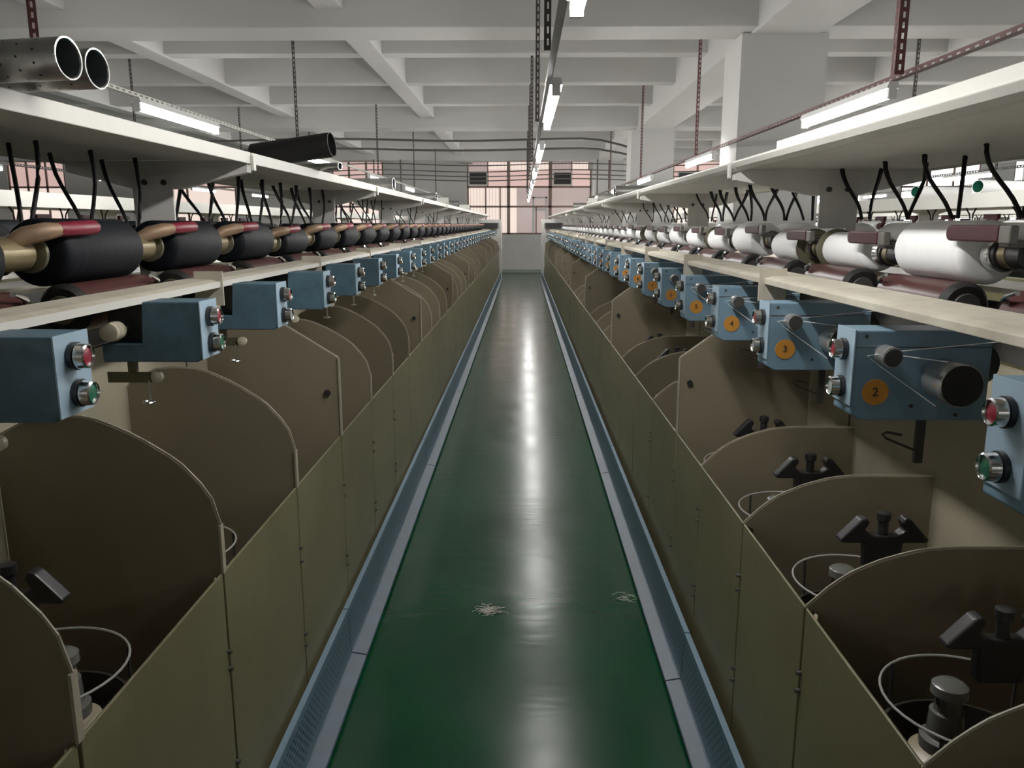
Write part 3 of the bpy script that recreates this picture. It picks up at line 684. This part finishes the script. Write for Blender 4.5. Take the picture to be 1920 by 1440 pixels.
# ------------------------------------------------------------------ pots between the separator plates
def pot(s, deep=True):
    t = empty('spindle_pot', (0, 0, 0)); r = .15
    MB().lathe([(-.38, r-.02), (-.36, r-.004), (-.09, r-.004), (-.09, r-.010), (-.35, r-.012), (-.37, .03)], (0, 0, 0), 'Z', 36, close=False).build('pot_wall', M_pot, t, smooth=True)
    MB().tube([(r*math.cos(q), r*math.sin(q), 0) for q in [2*PI*i/40 for i in range(40)]], .0024, 6, closed=True).build('pot_rim', M_ring, t, smooth=True)
    for q in (.6, 2.2, 3.9, 5.4): MB().tube([((r-.004)*math.cos(q), (r-.004)*math.sin(q), -.10), ((r-.002)*math.cos(q), (r-.002)*math.sin(q), 0)], .0035, 6).build('rim_stay', M_dark, t)
    MB().lathe([(-.36, .08), (-.36, .095), (-.30, .082), (-.10, .055), (-.09, .04)], (-s*.045, 0, 0), 'Z', 28).build('yarn_cone', M_ybeige, t, smooth=True)
    MB().lathe([(-.095, .040), (-.07, .040), (-.066, .030), (-.02, .028), (-.018, .022), (.010, .022), (.014, .030), (.030, .029), (.036, .020)], (-s*.045, 0, 0), 'Z', 24).build('spindle_cap', M_jar, t, smooth=True)
    br = MB(); cx = s*.055
    prof = [(-.040, -.055), (.040, -.055), (.040, .0), (.060, .012), (.100, -.030), (.105, -.018), (.045, .062), (.030, .066), (.024, .050), (.034, .022), (.010, .002), (-.010, .002), (-.034, .022), (-.024, .050), (-.030, .066), (-.045, .062), (-.105, -.018), (-.100, -.030), (-.060, .012), (-.040, .0)]
    prof = [(-.040, -.060), (.040, -.060), (.044, .004), (.098, .004), (.104, .012), (.058, .062), (.044, .066), (.036, .054), (.046, .036), (.030, .022), (-.030, .022), (-.046, .036), (-.036, .054), (-.044, .066), (-.058, .062), (-.104, .012), (-.098, .004), (-.044, .004)]
    bz = .08 if s > 0 else .11
    br.prism([(cx+x, z+bz) for x, z in prof], .02, .05)
    b = br.build('tension_bracket', M_black, t, bevel=.004)
    MB().lathe([(.06, .012), (.105, .0115), (.108, .016), (.124, .016), (.127, .009)], (cx, .035, bz-.05), 'Z', 14).build('bracket_post', M_black, b, smooth=True)
    MB().lathe([(-.20, .020), (-.18, .027), (-.05, .024), (-.03, .014)], (cx+s*.02, -.01, 0), 'Z', 16).build('yarn_cop', M_ybeige, t, smooth=True)
    return t
protop = {}
for s, ks, a, z in ((1, range(0, 12), .785, .69), (-1, range(0, 3), .865, .72)):
    for k in ks:
        y = (PLY[s][k+1] + PLY[s][k+2])/2 if k+2 < len(PLY[s]) else 0
        if s in protop: t = copy_tree(protop[s])
        else: t = protop[s] = pot(s)
        t.location = (s*a, y, z)
        tag(t, '%s dark spindle pot from the camera with chrome rim, behind the %s front panels' % (ORD[k], SIDE[s]), 'spindle pot', 'spindle pots of the %s machine' % SIDE[s])

# ------------------------------------------------------------------ tubes lying on the shelves
def shelf_tube(p0, p1, r, m, inner, lab, holes=False, ends=None, grp='tubes lying on the shelves'):
    p0, p1 = Vector(p0), Vector(p1); d = p1-p0; L = d.length
    t = empty('winding_tube', p0); t.rotation_mode = 'QUATERNION'; t.rotation_quaternion = Vector((0, 1, 0)).rotation_difference(d)
    tag(t, lab, 'tube', grp)
    mb = MB().lathe([(.002, r-.004), (0, r-.002), (0, r), (L, r), (L, r-.002), (L-.002, r-.004)], (0,0,0), 'Y', 36, close=False)
    if holes:
        mb.cur = 1
        for j in range(6):
            for i in range(10):
                q = 2*PI*(i+.5*(j % 2))/10; y = L-.04-.030*j; rr = r+.0004
                u = Vector((math.sin(q), 0, math.cos(q))); v = Vector((math.cos(q), 0, -math.sin(q)))
                mb.add([u*rr + Vector((0, y+.0026*math.sin(a), 0)) + v*.0026*math.cos(a) for a in [2*PI*m_/6 for m_ in range(6)]], [tuple(range(6))])
    mb.build('tube_shell', m, t, smooth=True, mats=[M_black])
    MB().lathe([(.002, r-.004), (L-.002, r-.004)], (0,0,0), 'Y', 36, close=False).build('tube_bore', inner, t, smooth=True)
    MB().lathe([(L-.0015, r-.004), (L+.0003, r-.0022), (L+.0003, r+.0003), (L-.0015, r+.0003)], (0,0,0), 'Y', 36, close=False).build('tube_lip', ends or M_chrome, t, smooth=True)
    return t
zs = SD[-1]['shz']
shelf_tube((-1.30, 1.466, zs+.036), (-.755, 1.40, zs+.046), .034, M_galv, M_galvi, 'nearest perforated steel tube overhanging the left shelf, in front of the other', True)
shelf_tube((-1.30, 1.552, zs+.036), (-.752, 1.486, zs+.045), .034, M_galv, M_galvi, 'second perforated steel tube on the left shelf, behind the nearest one', True)
shelf_tube((-1.13, 3.47, zs+.056), (-.79, 3.43, zs+.098), .050, M_rubber, M_black, 'black winding tube lying across the left shelf', ends=M_rubber)
shelf_tube((-1.05, 3.62, zs+.0165), (-.775, 3.50, zs+.0165), .016, M_galv, M_galvi, 'thin grey tube propping up the black tube on the left shelf')
for i, (y, m, dy, r) in enumerate(((5.6, M_galv, -.05, .04), (8.3, M_galv, -.05, .042), (9.6, M_shelf, .03, .04), (11.2, M_galv, -.03, .045), (13.6, M_shelf, -.03, .045))):
    shelf_tube((-1.35, y, zs+r), (-.87, y+dy, zs+r), r, m, M_galvi, '%s pale tube on the left shelf beyond the black tube' % ORD[i])
zs = SD[1]['shz']
for i, (y, m, dy, r) in enumerate(((6.6, M_galv, -.05, .045), (8.0, M_galv, .05, .042), (9.3, M_shelf, .0, .04), (11.8, M_galv, .04, .045))):
    shelf_tube((1.33, y, zs+r), (.73, y+dy, zs+r), r, m, M_galvi, '%s pale tube from the camera on the right shelf' % ORD[i])

# ------------------------------------------------------------------ lamps, rails and hangers
LASTLAMP = [None]
def lamp(x, y0, L, z, lab, grp, hw=.03):
    t = LASTLAMP[0] = tag(empty('hanging_lamp', (x, y0+L/2, z)), lab, 'lamp', grp); h = L/2
    MB().prism([(-hw, .028), (hw, .028), (hw*.7, .060), (-hw*.7, .060)], -h, h).build('lamp_housing', M_lampw, t)
    MB().lathe([(-h+.02, .021), (h-.02, .021)], (0, 0, .004), 'Y', 14).build('lamp_tube', M_tube, t, smooth=True)
    for e in (-1, 1): MB().box(-.02, .02, e*h, e*(h-.022), -.02, .03).build('lamp_holder', M_lampw, t)
def ladder(mb, o, u, v, L, w, hole=.03, pitch=.05, hw=.011, th=.0025):
    """slotted strip of length L along u, width w along v"""
    o, u, v = Vector(o), Vector(u), Vector(v); n = u.cross(v).normalized()*th
    def slab(a0, a1, b0, b1):
        c = [o+u*a0+v*b0, o+u*a1+v*b0, o+u*a1+v*b1, o+u*a0+v*b1]
        vs = c + [p+n for p in c]
        mb.add(vs, [(0,1,2,3),(7,6,5,4),(0,4,5,1),(1,5,6,2),(2,6,7,3),(3,7,4,0)])
    b0 = (w-hw)/2
    slab(0, L, 0, b0); slab(0, L, w-b0, w)
    k = 0
    while k*pitch < L:
        slab(k*pitch, min(L, k*pitch+pitch-hole), b0, w-b0); k += 1
    return mb
def hanger(x, y, z0, z1, m, lab, grp, w=.03):
    mb = ladder(MB(), (x-w/2, y, z0), (0,0,1), (1,0,0), z1-z0, w, hole=.026, pitch=.046, hw=w*.28)
    ladder(mb, (x-w/2, y, z0), (0,0,1), (0,1,0), z1-z0, w, hole=.026, pitch=.046, hw=w*.28)
    tag(mb.build('slotted_hanger', m), lab, 'hanger', grp)
def rail(x, z, y0, y1, m, lab, w=.035):
    mb = ladder(MB(), (x+w/2, y0, z), (0,1,0), (0,0,1), y1-y0, w, pitch=.07, hole=.035, hw=.010)
    mb.box(x-w/2, x+w/2, y0, y1, z-.002, z)
    tag(mb.build('lamp_rail', m), lab, 'rail', 'slotted lamp rails')
def beam_z(y):
    for m in MAIN:
        if abs(y-m) < .25: return 3.15
    for m in [2.1, 3.95, 5.75, 9.35, 11.2, 13.1, 16.6, 18.4, 20.3, 23.8]:
        if abs(y-m) < .12: return 3.32
    return ZC
ROWS = [ # x, z, first lamp near end, step, length, count, rail material, hangers y, where
 (.158, 2.12, 1.10, 2.90, 1.45, 8, M_steelr, [3.45, 5.75, 9.35, 11.2, 13.1, 16.6, 18.4], 'over the middle of the aisle'),
 (-2.25, 2.165, 4.85, 3.6, 1.25, 5, M_shelf, [3.95, 8.4, 13.0, 17.3, 21.6], 'left of the black bobbin machine'),
 (1.80, 2.12, 4.12, 3.72, 1.25, 5, M_redir, [4.0, 8.5, 12.4, 16.7], 'right of the white bobbin machine'),
 (-4.5, 2.2, 5.2, 3.7, 1.3, 5, M_iron, [6.2, 9.7, 13.3, 17.6], 'in the second aisle to the left'),
 (-6.8, 2.2, 5.7, 3.7, 1.3, 5, M_iron, [9.4], 'in the third aisle to the left'),
 (4.15, 2.15, 4.3, 3.1, 1.3, 7, M_iron, [4.4, 8.9, 13.0], 'in the second aisle to the right'),
 (6.4, 2.15, 5.1, 3.1, 1.3, 7, M_iron, [7.0, 11.2], 'in the third aisle to the right'),
 (8.6, 2.15, 4.0, 3.1, 1.3, 7, M_iron, [13.1], 'in the fourth aisle to the right'),
 (11.4, 2.15, 6.0, 3.1, 1.3, 6, M_iron, [13.1], 'in the fifth aisle to the right')]
for ri, (x, z, y0, st, L, n, rm, hs, where) in enumerate(ROWS):
    for k in range(n):
        if ri == 1 and k == -1: continue
        sh = .25 if ri == 0 and k == 0 else 0      # the nearest one is a short tube
        lamp(x, y0+st*k+sh, L-sh, z, '%s glowing tube lamp %s' % (ORD[k], where), 'tube lamps ' + where)
    rail(x - (.035 if ri == 0 else 0), z+.062, -.4, min(y0+st*n, 23), rm, 'slotted lamp rail %s' % where, w=(.028, .02)[ri] if ri < 2 else .035)
    for k, y in enumerate(hs):
        hx = x-.058 if ri == 0 else x-.03
        m = M_redir if ri == 2 or (ri == 1 and k == 0) else M_iron
        hanger(hx, y, z+.07, beam_z(y), m, '%s hanger from the camera for the lamp rail %s' % (ORD[k], where), 'hangers ' + where, w=.042 if (ri in (1, 2) and k == 0) else .026)

# ------------------------------------------------------------------ conduits across the far end of the hall
for x, where in ((-4.5, 'far left'), (-2.25, 'left'), (.158, 'middle'), (1.80, 'right'), (4.15, 'far right')):
    for y in (-6.6,):
        lamp(x, y, 1.3, 2.3, 'glowing tube lamp behind the camera in the %s row, out of frame' % where, 'tube lamps behind the camera')  # unseen lamps added to light the faces turned towards the camera
        MB().tube([(x, y+.6, 2.36), (x, y+.6, beam_z(y+.6))], .006, 6).build('suspension_rod', M_iron, LASTLAMP[0]).matrix_parent_inverse = Matrix.Translation((-x, -(y+.65), -2.3))
def conduit(pts, r, lab): tag(MB().tube(pts, r, 8).build('hanging_conduit', M_cable, smooth=True), lab, 'conduit', 'conduits crossing the hall')
def wave(x0, x1, y, z, dip, amp=.02, n=24):
    pts = []
    for i in range(n+1):
        x = x0+(x1-x0)*i/n; zz = z + amp*math.sin(x*1.3)
        if x > 1.2: zz -= dip*min(1, (x-1.2)/1.3)**1.5 if x < 2.5 else dip
        pts.append((x, y, zz))
    return pts
conduit(wave(-6.5, 2.2, 15.6, 3.05, .32), .020, 'uppermost dark conduit crossing the hall, sagging near the column')
conduit(wave(-6.5, 2.2, 15.9, 2.90, .22), .020, 'second dark conduit crossing the hall just below the uppermost')
for i, (z, xa, xb) in enumerate(((2.98, -7, 5.2), (2.83, -7, 5.2), (2.72, -6, 5.2), (2.62, -7, 5.2))):
    conduit(wave(xa, xb, 21.0+.1*i, z, 0, .03), .014, '%s thin conduit from the top crossing before the end windows' % ORD[i])
for i, x in enumerate((-3.9, -3.2, 1.95, 2.25)):
    tag(MB().tube([(x, 21.6, 2.0), (x, 21.6, 3.15)], .018, 8).build('hanging_conduit', M_iron), '%s upright conduit from the left before the end wall' % ORD[i], 'conduit', 'upright conduits at the far end')

# ------------------------------------------------------------------ neighbouring machines
def neighbour(x, where, side, white, count):
    t = tag(empty('twisting_machine', (x, 11, 0)), 'twisting machine %s, seen between shelf and bobbins' % where, 'machine')
    MB().box(-.53, .53, -10, 11, 0, 1.2).build('machine_body', M_panel, t)
    MB().box(-.62, .62, -10, 11, 0, .06).build('machine_foot', M_kick, t)
    for e in (-1, 1): MB().box(e*.20, e*.36, -10, 11, 1.31, 1.33).build('guard_board', M_cream, t)
    MB().box(-.30, .30, -10, 11, 1.675, 1.69).build('shelf_board', M_shelfu, t)
    for e in (-1, 1): MB().box(e*.30, e*.31, -10, 11, 1.605, 1.70).build('shelf_fascia', M_shelf, t)
    for k in range(9):
        y = -8.8 + 2.232*k
        MB().prism([(-.30, 1.67), (.30, 1.67), (.30, 1.64), (.08, 1.58), (.05, 1.2), (-.05, 1.2), (-.08, 1.58), (-.30, 1.64)], y-.02, y+.02).build('shelf_post', M_brack, t)
    e = -1 if x > 0 else 1
    mb0 = MB().lathe([(-.335, .03), (-.334, .055), (-.32, .066), (-.016, .066), (-.002, .055), (0, .03)], (0,0,0), 'Y', 18)
    base = None
    for k in range(count):
        if base is None: o = base = mb0.build('yarn_bobbin', M_ywhite if white else M_yblack, smooth=True)
        else: o = base.copy(); C.objects.link(o)
        o.location = (x+e*.165, 3.6+P*k, 1.46)
        tag(o, '%s yarn bobbin in the facing row of the machine %s' % ('white' if white else 'black', where), 'bobbin', 'bobbins of the machine ' + where)
    cr = None
    for k in range(count):
        if cr is None:
            mb = MB().box(-.012, .012, -.11, .05, .052, .085).box(-.008, .008, -.09, -.06, 0, .06).tube([(0, -.10, 0), (0, -.01, 0)], .03, 10).tube([(0, -.06, 0), (-e*.05, -.06, -.14)], .015, 8)
            o = cr = mb.build('bobbin_cradle', M_maroon)
        else: o = cr.copy(); C.objects.link(o)
        o.location = (x+e*.165+e*.045*0, 3.6+P*k-.335, 1.46+.02)
        tag(o, 'dark cradle arm in the facing row of the machine ' + where, 'cradle arm', 'cradle arms of the machine ' + where)
    for k in range(min(count, 22)):
        y = 3.595+P*k; q = random.uniform(-.04, .04)
        tag(MB().tube([(x+e*.12, y-.12+q, 1.668), (x+e*.11, y-.03, 1.57), (x+e*.10, y, 1.50)], .006, 5).tube([(x+e*.11, y+.14, 1.668), (x+e*.105, y+.03, 1.57), (x+e*.10, y+.01, 1.50)], .006, 5).build('hanging_cable', M_rubber),
            'black cable pair hanging under the shelf of the machine ' + where, 'cable', 'cable pairs of the machine ' + where)
neighbour(-3.40, 'one aisle to the left', -1, False, 12)
neighbour(3.28, 'one aisle to the right', 1, True, 26)
neighbour(5.50, 'two aisles to the right', 1, True, 26)
neighbour(7.70, 'three aisles to the right', 1, True, 14)
for i, (x, y) in enumerate(((3.02, 6.3), (3.02, 5.45), (5.3, 8.4), (5.3, 7.0))):
    shelf_tube((x+.5, y+.25, 1.742), (x-.03, y, 1.742), .042, M_ywhite, M_green, '%s white tube with green bore on a shelf of the right-hand machines' % ORD[i], ends=M_ywhite, grp='white tubes on the right neighbours')

# ------------------------------------------------------------------ lint on the floor
def lint(x, y, n, r, lab):
    mb = MB()
    for i in range(n):
        a = random.uniform(-.5, .5) + (0 if random.random() < .7 else PI/2); l = random.uniform(.4, 1)*r
        cx, cy = x+random.gauss(0, r*.3), y+random.gauss(0, r*.25); pts = []
        for j in range(5):
            f = j/4-.5; pts.append((cx+f*l*math.cos(a)+random.gauss(0, r*.05), cy+f*l*math.sin(a)+random.gauss(0, r*.06), .0015+random.uniform(0, .006)))
        mb.tube(pts, .0007, 4)
    tag(mb.build('lint_tuft', M_lint), lab, 'lint')
lint(-.135, 2.93, 46, .075, 'tuft of white yarn lint on the green floor, mid aisle')
lint(.42, 3.05, 10, .07, 'faint wisp of lint on the floor by the right kick plate')

# ------------------------------------------------------------------ camera, world
cam = bpy.data.cameras.new('camera'); co = bpy.data.objects.new('camera', cam); C.objects.link(co)
cam.sensor_width = 36; cam.lens = 36*1500/1920; cam.clip_start = .02
co.location = (0, 0, H); co.rotation_euler = (PI/2 - math.atan(.2), 0, math.atan(20/1500*.98))
bpy.context.scene.camera = co
w = bpy.data.worlds.new('world'); w.use_nodes = True; bpy.context.scene.world = w
w.node_tree.nodes['Background'].inputs[0].default_value = (.6, .65, .7, 1); w.node_tree.nodes['Background'].inputs[1].default_value = .3
vs = bpy.context.scene.view_settings
vs.view_transform = 'Standard'; vs.look = 'None'; vs.exposure = 0.02; vs.gamma = 1.2
